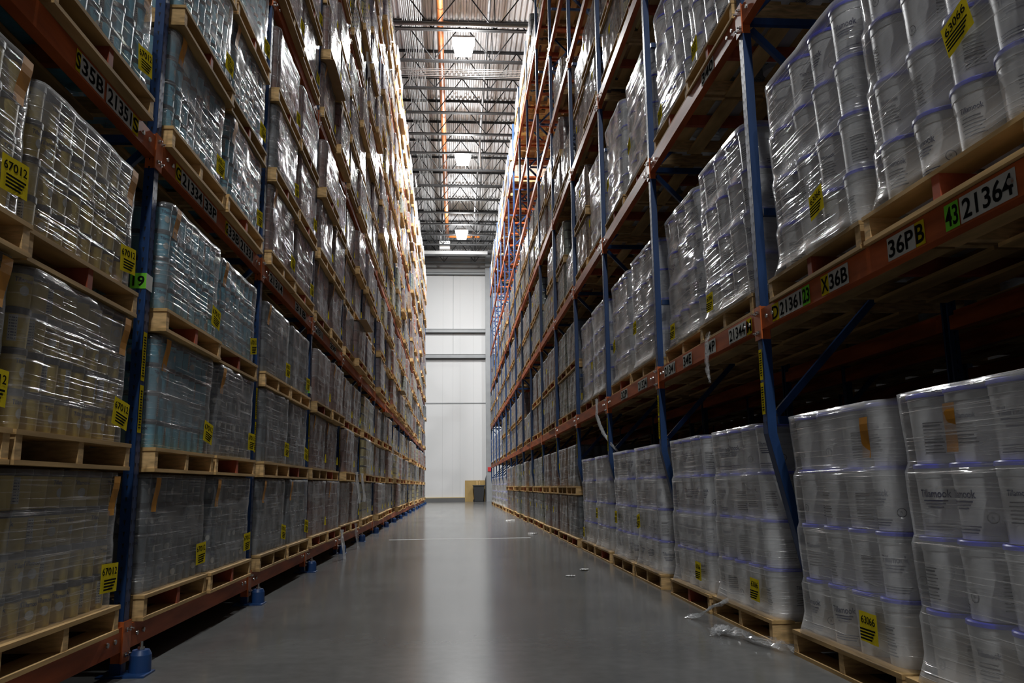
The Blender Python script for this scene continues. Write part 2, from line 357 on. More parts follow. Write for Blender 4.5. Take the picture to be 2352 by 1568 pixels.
mb = MB(); mb.box(-6, 1.62, 40.3, 40.38, 12.48, 12.56); mb.box(-6, 1.62, 40.34, 40.35, 12.40, 12.48)
tag(link('strut_channel', mb.mesh('strut_channel', [GALV])), 'bright metal strut channel crossing the aisle below the far lamp', 'strut')
mb = MB(); mb.box(-6, 1.62, 41.9, 42.0, 12.75, 12.9)
tag(link('cable_tray', mb.mesh('cable_tray', [GREYSTEEL])), 'grey cable tray crossing in front of the far wall top', 'tray')
hb = thing('unit_heater', 'white box-shaped unit hung from the roof beside the far lamp', 'heater', (-.55, 40.2, 12.60))
mb = MB(); mb.box(-.26, .26, -.15, .15, 0, .40); link('housing', mb.mesh('housing', [WHITE]), hb)
mb = MB()
for i in range(6): mb.box(-.22+i*.075, -.19+i*.075, -.156, -.15, .30, .37)
link('vent_grille', mb.mesh('vent_grille', [DARK]), hb)
mb = MB(); mb.tube((-.2, 0, .4), (-.2, 0, 1.2), .01, 6); mb.tube((.2, 0, .4), (.2, 0, 1.2), .01, 6); link('hanger_rod', mb.mesh('hanger_rod', [GALV]), hb)
# high-bay lamps
LENS = emit_mat('lamp_lens_lit', (1, .98, .95), 60); LENSDIM = emit_mat('lamp_lens_dim', (1, .98, .95), 5)
hm = MB(); hm.box(-.30, .30, -.24, .24, .02, .07, 0); hm.box(-.22, .22, -.06, .06, .07, .15, 0)
for i in range(7): hm.box(-.28+i*.09, -.27+i*.09, -.22, .22, .07, .11, 0)
hml = MB(); hml.hexa([(-.21, -.17, -.32), (.21, -.17, -.32), (.21, .17, -.32), (-.21, .17, -.32)], [(-.28, -.22, .02), (.28, -.22, .02), (.28, .22, .02), (-.28, .22, .02)]); hmh = MB()
for s in (-1, 1): hmh.tube((s*.2, 0, .07), (s*.1, 0, .9), .006, 5); hmh.tube((s*.1, 0, .9), (s*.1, 0, 1.22), .006, 5)
hm = hm.mesh('lamp_housing', [GREYSTEEL]); hmh = hmh.mesh('hanger', [GALV])
ll = hml.mesh('lens', [LENS]); ld = hml.mesh('lens', [LENSDIM])
nm = ['nearest of the three lit high-bay lamps, before the ribbed roof deck', 'middle one of the three lit high-bay lamps hung along the roof', 'far lit high-bay lamp hung beside the white unit before the wall',
      'dim high-bay lamp above the near end of the aisle', 'high-bay lamp behind the near end of the aisle', 'last high-bay lamp by the back wall']
for i, (p, kk) in enumerate(LIGHTS):
    t = thing('high_bay_lamp', nm[i], 'lamp', p, 0, 'high-bay lamps')
    link('housing', hm, t); link('lens', ll if kk > .5 else ld, t); link('hanger', hmh, t)
for p, kk in OTHER_LIGHTS:
    t = thing('high_bay_lamp', 'high-bay lamp of the neighbouring aisle behind the racks', 'lamp', p, 0, 'lamps of the neighbouring aisle')
    link('housing', hm, t); link('lens', ld, t); link('hanger', hmh, t)
# far end: bin, board, red sign, stakes
t = thing('waste_bin', 'dark plastic waste bin beside the grey column at the far wall', 'bin', (1.22, YW-.55, 0))
mb = MB(); mb.box(-.22, .22, -.2, .2, .01, .03)
for (ax, ay, bx, by) in ((-1, -1, 1, -1), (1, -1, 1, 1), (1, 1, -1, 1), (-1, 1, -1, -1)):
    q = lambda sx, sy, k, z: (sx*((.22 if z < .5 else .29)-k), sy*((.2 if z < .5 else .26)-k), z)
    mb.hexa([q(ax, ay, 0, .01), q(bx, by, 0, .01), q(bx, by, .012, .01), q(ax, ay, .012, .01)], [q(ax, ay, 0, .82), q(bx, by, 0, .82), q(bx, by, .012, .82), q(ax, ay, .012, .82)])
link('bin_body', mb.mesh('bin_body', [BIN]), t)
mb = MB(); mb.box(-.32, .32, -.29, -.25, .80, .86); mb.box(-.32, .32, .25, .29, .80, .86); mb.box(-.32, -.28, -.25, .25, .80, .86); mb.box(.28, .32, -.25, .25, .80, .86); link('rim', mb.mesh('rim', [BIN]), t)
mb = MB(); mb.tube((-.2, .24, .05), (-.2, .28, .05), .1, 12); mb.tube((.2, .24, .05), (.2, .28, .05), .1, 12); link('wheel', mb.mesh('wheel', [BIN]), t)
for dx, h in ((-.10, 1.08), (.03, 1.12)):
    mb = MB(); mb.hexa([(1.22+dx, YW-.6, .032), (1.27+dx, YW-.6, .032), (1.27+dx, YW-.57, .032), (1.22+dx, YW-.57, .032)], [(1.2+dx, YW-.6, h), (1.25+dx, YW-.6, h), (1.25+dx, YW-.57, h), (1.2+dx, YW-.57, h)])
    tag(link('wooden_stake', mb.mesh('wooden_stake', [WOODEND])), 'pale wooden stake standing up out of the dark waste bin', 'stake', 'stakes in the waste bin')
mb = MB(); mb.hexa([(1.555, YW-.60, 0), (1.61, YW-.60, 0), (1.61, YW-.5, 0), (1.555, YW-.5, 0)], [(1.555, YW-.62, 1.15), (1.61, YW-.62, 1.38), (1.61, YW-.5, 1.38), (1.555, YW-.5, 1.15)])
tag(link('folded_tarp', mb.mesh('folded_tarp', [BIN])), 'black folded tarp leaning between the waste bin and the grey column', 'tarp')
mb = MB(); mb.box(.50, 1.60, YW-.135, YW-.108, .0, 1.10)
tag(link('plywood_board', mb.mesh('plywood_board', [mat('plywood', (.42, .28, .10), .7, vary=.12, scale=2)])), 'tan plywood panel leaning on the far wall behind the waste bin', 'panel')
mb = MB(); mb.box(1.70, 1.88, YW-.50, YW-.47, 1.56, 1.78)
tag(link('red_sign', mb.mesh('red_sign', [RED])), 'small red sign on the grey column at the far wall', 'sign')

# ================================================================== racks
def post_mesh(slant, zt, s):
    """open channel post, face at x=0 towards the aisle (+s... aisle), depth 0.075 into the rack; origin at the floor"""
    mb = MB(); W, D = .032, .047
    def seg(z0, z1, o0, o1):
        for (a, b_, c, d) in ((-.004, 0, -W, W), (-D, 0, -W, -W+.004), (-D, 0, W-.004, W), (-D, -D+.004, -W, -W+.014), (-D, -D+.004, W-.014, W)):
            mb.hexa([(a-o0, c, z0), (b_-o0, c, z0), (b_-o0, d, z0), (a-o0, d, z0)], [(a-o1, c, z1), (b_-o1, c, z1), (b_-o1, d, z1), (a-o1, d, z1)], 0)
    if slant: seg(0, .06, .22, .22); seg(.06, 1.05, .22, 0); seg(1.05, zt, 0, 0)
    else: seg(0, zt, 0, 0)
    z = .3 if not slant else 1.1
    while z < min(zt, 9):
        for c in (-.017, .017):
            r = .0055
            mb.quad([(.0012, c-r, z+.012), (.0012, c, z-.012), (.0012, c+r, z+.012)], 1)
            if c < 0:
                mb.quad([(-.024+r, -W-.0012, z+.012), (-.024, -W-.0012, z-.012), (-.024-r, -W-.0012, z+.012)], 1)
        z += .0508
    return mb
def lattice_mesh(zt, depth, z=.25):
    mb = MB(); f = 1
    while z+1.1 < zt:
        mb.box(-depth+.03, -.06, -.016, .016, z-.02, z+.02)
        a, b_ = (-.06, -depth+.03) if f > 0 else (-depth+.03, -.06)
        mb.bar((a, 0, z+.03), (b_, 0, z+1.07), .035, .03); z += 1.12; f = -f
    mb.box(-depth+.03, -.06, -.016, .016, z-.02, z+.02)
    return mb
DEPTH = 1.07
RACKTOP_L, RACKTOP_R = 10.6, 10.9
def foot_meshes():
    a = MB(); a.box(-.09, .115, -.07, .07, 0, .008)
    b_ = MB(); b_.lathe([((.048, .008), (.046, .08), 0, True), ((.046, .08), (.036, .10), 0, True), ((.036, .10), (0, .10), 0, False)], 12, (.06, .035, 0))
    c = MB(); c.lathe([((.016, .10), (.016, .112), 0, False), ((.016, .112), (0, .112), 0, False), ((.008, .112), (.007, .135), 0, True), ((.007, .135), (0, .135), 0, False)], 8, (.06, .035, 0))
    return a.mesh('foot_plate', [BLUE]), b_.mesh('foot_guard', [BLUE]), c.mesh('anchor_bolt', [STEEL])
FP, FG, AB = foot_meshes()
def rack(side):
    left = side == 'left'; X = XL if left else XR; Y0 = YL0 if left else YR0; n = NL if left else NR
    rz = 0 if left else PI; Z = LZ if left else RZ; zt = RACKTOP_L if left else RACKTOP_R
    root = thing('pallet_rack', 'tall blue and orange steel rack left of the aisle, straight legs on footed plates' if left else
                 'tall blue and orange steel pallet rack on the right with slanted front legs', 'pallet rack', (X, 0, 0), rz)
    sg = 1 if left else -1
    front = post_mesh(not left, zt, sg).mesh('front_post', [BLUE, DARK]); rear = post_mesh(False, zt, sg).mesh('rear_post', [BLUE, DARK])
    lat = lattice_mesh(zt, DEPTH, .25 if left else 1.12).mesh('brace_lattice', [BLUE])
    bh = .105; LEN = BAY-.066
    # beam: two-step channel, local y along the bay, origin at beam top front
    bm = MB()
    bm.box(-.045, .002, -LEN/2, LEN/2, -bh, -.03); bm.box(-.018, .002, -LEN/2, LEN/2, -.03, 0)
    beam = bm.mesh('front_beam', [ORANGE]); 
    rb = MB(); rb.box(-.002, .045, -LEN/2, LEN/2, -bh, -.03); rb.box(-.002, .018, -LEN/2, LEN/2, -.03, 0)
    rbeam = rb.mesh('rear_beam', [ORANGE])
    cn = MB(); cn.box(-.045, .007, -.008, .0, -.155, .02); cn.box(.001, .008, -.050, .012, -.155, .02)
    conn = cn.mesh('beam_connector', [ORANGED])
    bt = MB()
    for z in (-.02, -.125): bt.lathe([((.011, 0), (.011, .009), 0, False), ((.011, .009), (0, .009), 0, False), ((.005, .009), (.005, .02), 0, True), ((.005, .02), (0, .02), 0, False)], 6)
    bts = MB()
    for z in (0,):
        t2 = MB(); t2.lathe([((.011, 0), (.011, .009), 0, False), ((.011, .009), (0, .009), 0, False), ((.005, .009), (.005, .02), 0, True), ((.005, .02), (0, .02), 0, False)], 6)
        bts.add(t2, Matrix.Translation((.008, -.012, z)) @ Matrix.Rotation(PI/2, 4, 'Y'))
    bolt = bts.mesh('bolt', [STEEL])
    sb = MB()
    for yy in (0,): 
        t2 = MB(); t2.lathe([((.012, 0), (.011, .006), 0, True), ((.011, .006), (0, .006), 0, False)], 8)
        sb.add(t2, Matrix.Translation((.004, yy, -.05)) @ Matrix.Rotation(PI/2, 4, 'Y'))
    rivet = sb.mesh('rivet', [STEEL])
    loc_y = lambda yy: yy if left else -yy          # the right row is turned by half a turn
    # uprights
    for i in range(-3, n):
        yy = Y0+BAY*i
        u = link('upright_frame', None, root, (0, loc_y(yy), 0)); u.empty_display_size = .1
        link('front_post', front, u); link('rear_post', rear, u, (-DEPTH, 0, 0), PI); link('brace_lattice', lat, u)
        if left:
            link('foot_plate', FP, u); link('foot_guard', FG, u); link('anchor_bolt', AB, u)
        if left and i in (0, 2, 3, 4, 6, 7):
            sm = MB(); w0 = .068
            sm.quad([(-.075, -.0345, 1.735), (.0, -.0345, 1.735), (.0, -.0345, 1.81), (-.075, -.0345, 1.81)], 0)
            sm.quad([(.0, -.0345, 1.735), (.012, .012, 1.725), (.012, .012, 1.80), (.0, -.0345, 1.81)], 1)
            s_ = {0: '19', 2: '18', 3: '15', 4: '24'}.get(i)
            if s_: put_text(sm, s_, .06, lambda a, b_: (-.036+a, -.0357, 1.772+b_), 2, .02, (.055, .05))
            link('bay_number_sign', sm.mesh('bay_number_sign', [GREEN, WTAG, INK]), u)
        if i <= 5:
            for k, (za, zb_) in enumerate(((1.30, 1.53), (1.06, 1.28)) if left else ((1.33, 1.49), (1.15, 1.315))):
                sm = MB(); yc = -.006
                sm.quad([(.002, yc-.022, za), (.002, yc+.022, za), (.002, yc+.022, zb_), (.002, yc-.022, zb_)], 0)
                q = za+.02
                while q < zb_-.02:
                    ln = random.uniform(.010, .017); sm.quad([(.003, yc-ln, q), (.003, yc+ln, q), (.003, yc+ln, q+.006), (.003, yc-ln, q+.006)], 1); q += .013
                link('warning_sticker', sm.mesh('warning_sticker', [YELLOW, INK]), u)
    # beams
    for lv, z in enumerate(Z):
        for i in range(-3, n-1):
            yc = Y0+BAY*i+BAY/2
            fb = link('front_beam', beam, root, (0, loc_y(yc), z))
            if i <= 5:
                for s_ in (-1, 1):
                    c = link('beam_connector', conn, fb, (0, s_*LEN/2, 0))
                    if s_ < 0: c.scale = (1, 1, 1)
                    else: c.scale = (1, -1, 1)
                    if i <= 3:
                        for zz_ in (-.015, -.12): b1 = link('bolt', bolt, fb, (0, s_*(LEN/2), zz_)); b1.scale = (1, -s_, 1)
                        for yy_ in (-.09, -.17): b1 = link('rivet', rivet, fb, (0, s_*(LEN/2+yy_), 0))
            link('rear_beam', rbeam, root, (-DEPTH, loc_y(yc), z))
            # stickers on the beams
            for (l2, i2, ya, yb, txt, bg) in STICK[side]:
                if l2 == lv and i2 == i:
                    sm = MB(); a = loc_y(ya)-loc_y(yc); b_ = loc_y(yb)-loc_y(yc)
                    lo, hi = min(a, b_), max(a, b_); zc0, zc1 = -.098, -.012
                    sm.quad([(.0035, lo, zc0), (.0035, hi, zc0), (.0035, hi, zc1), (.0035, lo, zc1)], 0)
                    put_text(sm, txt, .07, lambda p, q, lo=lo, hi=hi: (.005, (lo+hi)/2+p, (zc0+zc1)/2+q), 1, .018, ((hi-lo)*.9, .066))
                    link('location_label', sm.mesh('location_label', [{'w': WTAG, 'y': YELLOW, 'g': GREEN}[bg], INK]), fb)
    return root
STICK = {'left': [
    (1, -1, 3.02, 3.06, 'S', 'y'), (1, -1, 3.06, 3.278, '35B', 'w'), (1, -1, 3.30, 3.58, '21351', 'w'), (1, -1, 3.58, 3.65, 'S', 'y'),
    (1, 0, 4.163, 4.244, 'G', 'y'), (1, 0, 4.25, 4.63, '21334', 'w'), (1, 0, 4.65, 4.907, '33P', 'w'),
    (1, 0, 5.10, 5.16, 'G', 'y'), (1, 0, 5.16, 5.438, '33B', 'w'), (1, 0, 5.45, 5.821, '21331', 'w'),
    (1, 1, 6.344, 6.86, '21314', 'w'), (1, 1, 7.40, 7.95, '31B', 'w'), (1, 2, 8.5, 9.0, '21311', 'w'), (1, 2, 9.5, 10.0, '29P', 'w'),
    (1, -1, 2.2, 2.5, '21354', 'w')],
    'right': [
    (0, -1, 3.868, 3.954, 'D', 'y'), (0, -1, 3.588, 3.865, '21361', 'w'), (0, -1, 3.507, 3.585, '23', 'g'),
    (0, -1, 3.317, 3.389, 'X', 'y'), (0, -1, 3.138, 3.317, '36B', 'w'), (0, -1, 2.645, 2.829, '36P', 'w'), (0, -1, 2.585, 2.642, 'B', 'y'),
    (0, -1, 2.392, 2.467, '43', 'g'), (0, -1, 2.12, 2.385, '21364', 'w'),
    (0, 0, 4.333, 4.622, '21344', 'w'), (0, 0, 4.244, 4.32, 'M', 'y'), (0, 0, 4.87, 5.09, '34P', 'w'), (0, 0, 5.387, 5.602, '34E', 'w'), (0, 0, 5.811, 6.127, '21341', 'w'),
    (0, 1, 6.7, 7.05, '21324', 'w'), (0, 1, 7.5, 7.8, '32P', 'w'), (1, 0, 4.611, 4.866, '340', 'w')]}
rack('left'); rack('right')
# second row standing back to back behind the right rack
def back_row():
    root = thing('pallet_rack', 'blue and orange pallet rack seen through the right rack, behind its rear posts', 'pallet rack', (XR+2*DEPTH+.45, 0, 0), 0)
    p = post_mesh(False, RACKTOP_R, 1).mesh('post', [BLUE, DARK]); lat = lattice_mesh(RACKTOP_R, DEPTH).mesh('brace_lattice', [BLUE])
    LEN = BAY-.066; bm = MB(); bm.box(-.045, .002, -LEN/2, LEN/2, -.105, 0); beam = bm.mesh('beam', [ORANGE])
    for i in range(-3, NR):
        u = link('upright_frame', None, root, (0, YR0+BAY*i, 0))
        link('front_post', p, u); link('rear_post', p, u, (-DEPTH, 0, 0), PI); link('brace_lattice', lat, u)
        if i < NR-1:
            for z in RZ:
                yc = YR0+BAY*i+BAY/2
                link('front_beam', beam, root, (0, yc, z)); link('rear_beam', beam, root, (-DEPTH, yc, z), PI)
back_row()
# pallet supports across each bay of the right rack
sp = MB()
sp.box(.05, DEPTH-.05, -.02, .02, -.05, -.006)
SUP = sp.mesh('cross_support', [ORANGE])
rk = [o for o in bpy.data.objects if o.name.startswith('pallet_rack') and abs(o.rotation_euler.z) > 1][0]
for lv, z in enumerate(RZ[3:]):
    for i in range(1, NR-1):
        for dy_ in (-.5, .5): o = link('cross_support', SUP, rk, (0, -(YR0+BAY*i+BAY/2+dy_), z)); o.rotation_euler.z = PI

# ================================================================== pallets and loads (local frame: front at x=0 facing +x, into the rack is -x)
def pallet_mesh(seed, red):
    r = random.Random(seed); mb = MB(); W = .478; D = 1.2; h = PH
    for k, yy in enumerate((-W+.022, 0, W-.022)):
        j = r.uniform(-.006, .006)
        mb.box(-D+.004, -.004, yy-.021+j, yy+.021+j, .016, h-.018, 2 if (k == 1 and red) else 1)
    nb = 7
    for k in range(nb):
        x1 = -k*(D-.12)/(nb-1); w_ = .12 if k in (0, nb-1) else r.uniform(.085, .115)
        x1 -= 0 if k in (0, nb-1) else r.uniform(-.01, .01)
        mb.box(x1-w_, x1, -W-r.uniform(0, .006), W+r.uniform(0, .006), h-.018, h-r.uniform(0, .003), 0)
    for k in range(5):
        x1 = -k*(D-.11)/4; mb.box(x1-.11, x1, -W, W, 0, .016, 0)
    return mb
PAL = [pallet_mesh(s, s % 3 != 0).mesh('wooden_pallet', [WOOD, WOODEND, WOODRED]) for s in range(5)]
def film_mb(seed, H, prof, W=.5, D=1.2, cr_=.05, nb=6, wob=.007):
    INS = .03 if W < .48 else .0
    """wrap skin round a load. prof(t in 0..1 of height) -> outward offset. Top is drawn in over the load."""
    r = random.Random(seed); mb = MB(); mb.uv = []
    ring = []                      # (x,y,nx,ny,u)
    pts = []
    def arc(cx, cy, a0, a1, n):
        for k in range(n+1):
            a = a0+(a1-a0)*k/n; pts.append((cx+cr_*math.cos(a), cy+cr_*math.sin(a), math.cos(a), math.sin(a)))
    def line(x0, y0, x1, y1, nx, ny, n):
        for k in range(1, n): pts.append((x0+(x1-x0)*k/n, y0+(y1-y0)*k/n, nx, ny))
    x0, x1, y0, y1 = -D, 0, -W, W
    arc(x1-cr_, y0+cr_, -PI/2, 0, 4); line(x1, y0+cr_, x1, y1-cr_, 1, 0, 14)
    arc(x1-cr_, y1-cr_, 0, PI/2, 4); line(x1-cr_, y1, x0+cr_, y1, 0, 1, 10)
    arc(x0+cr_, y1-cr_, PI/2, PI, 3); line(x0, y1-cr_, x0, y0+cr_, -1, 0, 6)
    arc(x0+cr_, y0+cr_, PI, 1.5*PI, 3); line(x0+cr_, y0, x1-cr_, y0, 0, -1, 10)
    n = len(pts); u = [0]
    for k in range(1, n+1):
        a, b_ = pts[k-1], pts[k % n]; u.append(u[-1]+math.hypot(a[0]-b_[0], a[1]-b_[1]))
    ph = [r.uniform(0, 6.28) for _ in range(9)]
    rows = 4*nb
    zs = [PH*.86] + [PH + (H-PH)*k/rows for k in range(rows+1)]
    base = []
    for ri, z in enumerate(zs):
        t = max(0, (z-PH)/(H-PH)); off = prof(t) if ri else .004
        for k in range(n+1):
            p = pts[k % n]; uu = u[k] if k < n else u[n]; ua = u[k % n]
            wv = wob*(math.sin(5*ua+ph[0]+3*z)+.7*math.sin(17*ua+ph[1]-9*z)+.5*math.sin(31*ua+ph[2]+23*z))*.5
            wv = max(wv, -.006) if ri else 0
            mb.v.append((p[0]-INS+p[2]*(off+wv), p[1]+p[3]*(off+wv), z)); mb.uv.append((uu, z))
    m_ = n+1
    for ri in range(len(zs)-1):
        for k in range(n):
            mb.f.append((ri*m_+k, ri*m_+k+1, (ri+1)*m_+k+1, (ri+1)*m_+k)); mb.m.append(0); mb.sm.append(True)
    # drawn-in top
    b0 = (len(zs)-1)*m_
    for q, (ins, dz) in enumerate(((.05, .003), (.22, .001))):
        b1 = len(mb.v)
        for k in range(m_):
            p = pts[k % n]; mb.v.append((p[0]-INS-p[2]*ins, p[1]-p[3]*ins, H+dz+.0015*math.sin(9*u[k % n]+ph[3]))); mb.uv.append((u[k], H+ins))
        for k in range(n):
            mb.f.append((b0+k, b0+k+1, b1+k+1, b1+k)); mb.m.append(0); mb.sm.append(True)
        b0 = b1
    return mb
TH = .137; TR = .055; TUBH = PH+4*TH      # tubs
PHH = .249; PR = .111; PAILH = PH+4*PHH  # pails
def tub_prof(t): 
    f = (t*4) % 1.0
    return .010+.003*f
def pail_prof(t):
    f = (t*4) % 1.0 if t < .999 else 1
    return .004+.014*f**1.5 + (.03*(1-t*12) if t < 1/12 else 0)
FILM_T = [film_mb(s, TUBH-.002, tub_prof, W=.447, D=1.16).mesh('stretch_film', [FILM]) for s in range(6)]
FILM_P = [film_mb(40+s, PAILH+.004, pail_prof, W=.455, D=1.13, cr_=.09, nb=8, wob=.006).mesh('stretch_film', [FILMP]) for s in range(5)]
# --- single tub
def tub_body(r=TR, h=TH, n=14):
    mb = MB(); mb.lathe([((0, 0), (r*.86, 0), 0, False), ((r*.86, 0), (r*.955, h*.86), 0, True)], n); return mb
def tub_lid(r=TR, h=TH, n=14):
    mb = MB(); mb.lathe([((r*.955, h*.82), (r, h*.83), 1, False), ((r, h*.83), (r, h*.985), 1, True), ((r, h*.985), (r*.93, h*.995), 1, True), ((r*.93, h*.995), (0, h*.995), 1, False)], n); return mb
def wrap(rf, a0):
    return lambda x, z, z0: (rf(z0+z)*math.cos(a0+x/rf(z0+z)), rf(z0+z)*math.sin(a0+x/rf(z0+z)), z0+z)
def stripe(mb, W_, a0, x0, x1, z0, z1, m, n=4):
    for k in range(n):
        xa = x0+(x1-x0)*k/n; xb = x0+(x1-x0)*(k+1)/n
        mb.quad([W_(xa, 0, z0), W_(xb, 0, z0), W_(xb, 0, z1), W_(xa, 0, z1)], m)
TUB_MESH = {}
def tub_meshes(key):
    if key in TUB_MESH: return TUB_MESH[key]
    wd, bm_, lm_ = TUBS[key]
    b_ = tub_body(n=18); rf = lambda z: TR*(.86+.095*z/(TH*.86))+.0008
    W0 = wrap(rf, 0.0); 
    put_text(b_, 'Tillamook', .02, lambda a, z: W0(a, z, .092), 2, .01, (.068, .016))
    for q in range(14):                       # round picture patch
        a1, a2 = 2*PI*q/14, 2*PI*(q+1)/14
        b_.quad([W0(0, 0, .055), W0(.017*math.cos(a1), .017*math.sin(a1), .055), W0(.017*math.cos(a2), .017*math.sin(a2), .055)], 3)
    W1 = wrap(rf, 2.1); stripe(b_, W1, 0, -.014, .014, .02, .108, 3)
    for q in range(8): stripe(b_, lambda x, z, z0: [c*(1.004) if i < 2 else c for i, c in enumerate(W1(x, z, z0))], 0, -.011, .011, .027+q*.010, .030+q*.010, 2, 2)
    bodym = b_.mesh('tub', [bm_, lm_, NAVY, WTAG])
    l_ = tub_lid(n=18); lidm = l_.mesh('lid', [bm_, lm_])
    # merged ring for loads further off
    ring = MB(); ob = tub_body(n=9); ol = tub_lid(n=9)
    for lay in range(4):
        for (x, y) in tub_spots(6, 4, True): 
            mx_ = Matrix.Translation((x, y, PH+lay*TH)); ring.add(ob, mx_); ring.add(ol, mx_)
    ring.box(-1.08, -.15, -.385, .385, PH, TUBH-.005, 0)  # plain core added so light cannot pass through the load
    TUB_MESH[key] = (bodym, lidm, ring.mesh('packed_tubs', [bm_, lm_]))
    return TUB_MESH[key]
def tub_spots(ns, nf, both):
    out = []
    p = .89/8
    for k in range(8): out.append((-.092, -.445+p*(k+.5)))
    for k in range(1, ns): out.append((-.092-k*p, -.445+p*.5))
    for k in range(1, nf): out.append((-.092-k*p, .445-p*.5))
    return out
# --- single pail
def pail_body(n=22):
    mb = MB(); r = PR; h = PHH
    mb.lathe([((0, 0), (r*.83, 0), 0, False), ((r*.83, 0), (r*.935, h*.80), 0, True), ((r*.935, h*.80), (r*.955, h*.80), 2, True), ((r*.955, h*.80), (r*.96, h*.93), 2, True)], n); return mb
def pail_lid(n=22):
    mb = MB(); r = PR; h = PHH
    mb.lathe([((r*.95, h*.925), (r, h*.93), 1, False), ((r, h*.93), (r, h*.975), 1, True), ((r, h*.975), (r*.97, h*.992), 1, True), ((r*.97, h*.992), (r*.90, h*.985), 1, True), ((r*.90, h*.985), (0, h*.975), 1, False)], n); return mb
def pail_meshes():
    b_ = pail_body(); rf = lambda z: PR*(.83+.105*z/(PHH*.80))+.0012
    W0 = wrap(rf, 0)
    put_text(b_, 'Tillamook', .04, lambda a, z: W0(a, z, .145), 3, .012, (.115, .027))
    for q in range(3): stripe(b_, W0, 0, -.045+.008*q, .045-.008*q, .118-q*.011, .123-q*.011, 3, 6)
    for q in range(3): stripe(b_, W0, 0, -.06+.004*(q % 2), .06-.006*q, .040-q*.010, .0435-q*.010, 3, 8)
    W1 = wrap(rf, 1.0)
    for q in range(16):
        a1, a2 = 2*PI*q/16, 2*PI*(q+1)/16
        b_.quad([W1(.018*math.cos(a1), .018*math.sin(a1), .07), W1(.018*math.cos(a2), .018*math.sin(a2), .07), W1(.015*math.cos(a2), .015*math.sin(a2), .07), W1(.015*math.cos(a1), .015*math.sin(a1), .07)], 4)
    put_text(b_, 'R', .016, lambda a, z: W1(a, z, .07), 4)
    W2 = wrap(rf, 2.3)
    for q in range(10): stripe(b_, W2, 0, -.034, .034-.004*(q % 3), .035+q*.0115, .0385+q*.0115+(.003 if q in (3, 8) else 0), 4, 4)
    W3 = wrap(rf, -1.9); put_text(b_, 'Tillamook', .03, lambda a, z: W3(a, z, .15), 3, .01, (.08, .019))
    for q in range(6): stripe(b_, W3, 0, -.04+.005*(q % 2), .04-.006*(q % 3), .06+q*.012, .064+q*.012, 4, 4)
    ring = MB(); ob = pail_body(12); ol = pail_lid(12)
    for lay in range(4):
        for (x, y) in pail_spots(4, 3): mx_ = Matrix.Translation((x, y, PH+lay*PHH)); ring.add(ob, mx_); ring.add(ol, mx_)
    ring.box(-1.05, -.26, -.22, .22, PH, PAILH-.02, 0)  # plain core block stops light between the pails
    return (b_.mesh('pail', [PAILW, PAILLID, PAILRIB, NAVY, GREYINK]), pail_lid().mesh('lid', [PAILW, PAILLID]), ring.mesh('packed_pails', [PAILW, PAILLID, PAILRIB]))
def pail_spots(ns, nf):
    out = []; p = .226
    for k in range(4): out.append((-.145, -.452+p*(k+.5)))
    for k in range(1, ns): out.append((-.145-k*p, -.339))
    for k in range(1, nf): out.append((-.145-k*p, .339))
    return out
PAILM = pail_meshes()
bb = MB(); bb.box(-1.06, -.15, -.385, .385, PH, TUBH-.01); INNER_T = {}  # plain block fills in for the inner tubs and stops light
bb2 = MB(); bb2.box(-1.05, -.26, -.22, .22, PH, PAILH-.02); INNER_P = bb2.mesh('inner_pail_block', [PAILW])  # one block added for the inner pails, keeps light from passing
def label_mesh(txt, w_=.15, h_=.115):
    mb = MB(); n = 5
    for k in range(n):
        a = -w_/2+w_*k/n; b_ = -w_/2+w_*(k+1)/n; fx = lambda y: .004*math.sin(y*30)
        mb.quad([(fx(a), a, -h_/2), (fx(b_), b_, -h_/2), (fx(b_), b_, h_/2), (fx(a), a, h_/2)], 0, True)
    put_text(mb, txt, .05, lambda p, q: (.004*math.sin(p*30)+.0012, p, q+.027), 1, .015, (w_*.82, .030))
    for q in range(4):
        z = -.004-q*.012; mb.quad([(.005, -w_*.40, z-.007), (.005, w_*.40-.01*q, z-.007), (.005, w_*.40-.01*q, z), (.005, -w_*.40, z)], 1)
    return mb.mesh('yellow_label', [YTAG, INK])
LAB_T = label_mesh('67012'); LAB_P = label_mesh('63066')
sl = MB(); sl.quad([(0, -.045, -.045), (.004, .045, -.045), (0, .045, .045), (.004, -.045, .045)], 0); LAB_S = sl.mesh('yellow_label', [YTAG])
om = MB()
for k in range(6):
    z0, z1 = -.08+.16*k/6, -.08+.16*(k+1)/6; f = lambda z: .006*math.sin(z*25)
    om.quad([(f(z0), -.032+.01*math.sin(z0*14), z0), (f(z0), .032+.01*math.sin(z0*14), z0), (f(z1), .032+.01*math.sin(z1*14), z1), (f(z1), -.032+.01*math.sin(z1*14), z1)], 0, True)
ORC = om.mesh('orange_card', [ORTAG])
cs = MB(); cs.box(-1.15, .09, -.48, .5, TUBH+.0015, TUBH+.006); CSH = cs.mesh('cardboard_sheet', [CARD])
tl = MB()     # loose film tail
for a in range(3):
    pp = [Vector((.015+.012*a, .01*a, 0))]
    for q in range(1, 9): pp.append(pp[-1]+Vector((random.uniform(-.008, .016), random.uniform(-.02, .02), -.05)))
    for p, q in zip(pp[:-1], pp[1:]): tl.tube(p, q, .012-.002*a, 6, 0, False, .009)
TAIL = tl.mesh('film_tail', [FILMB])

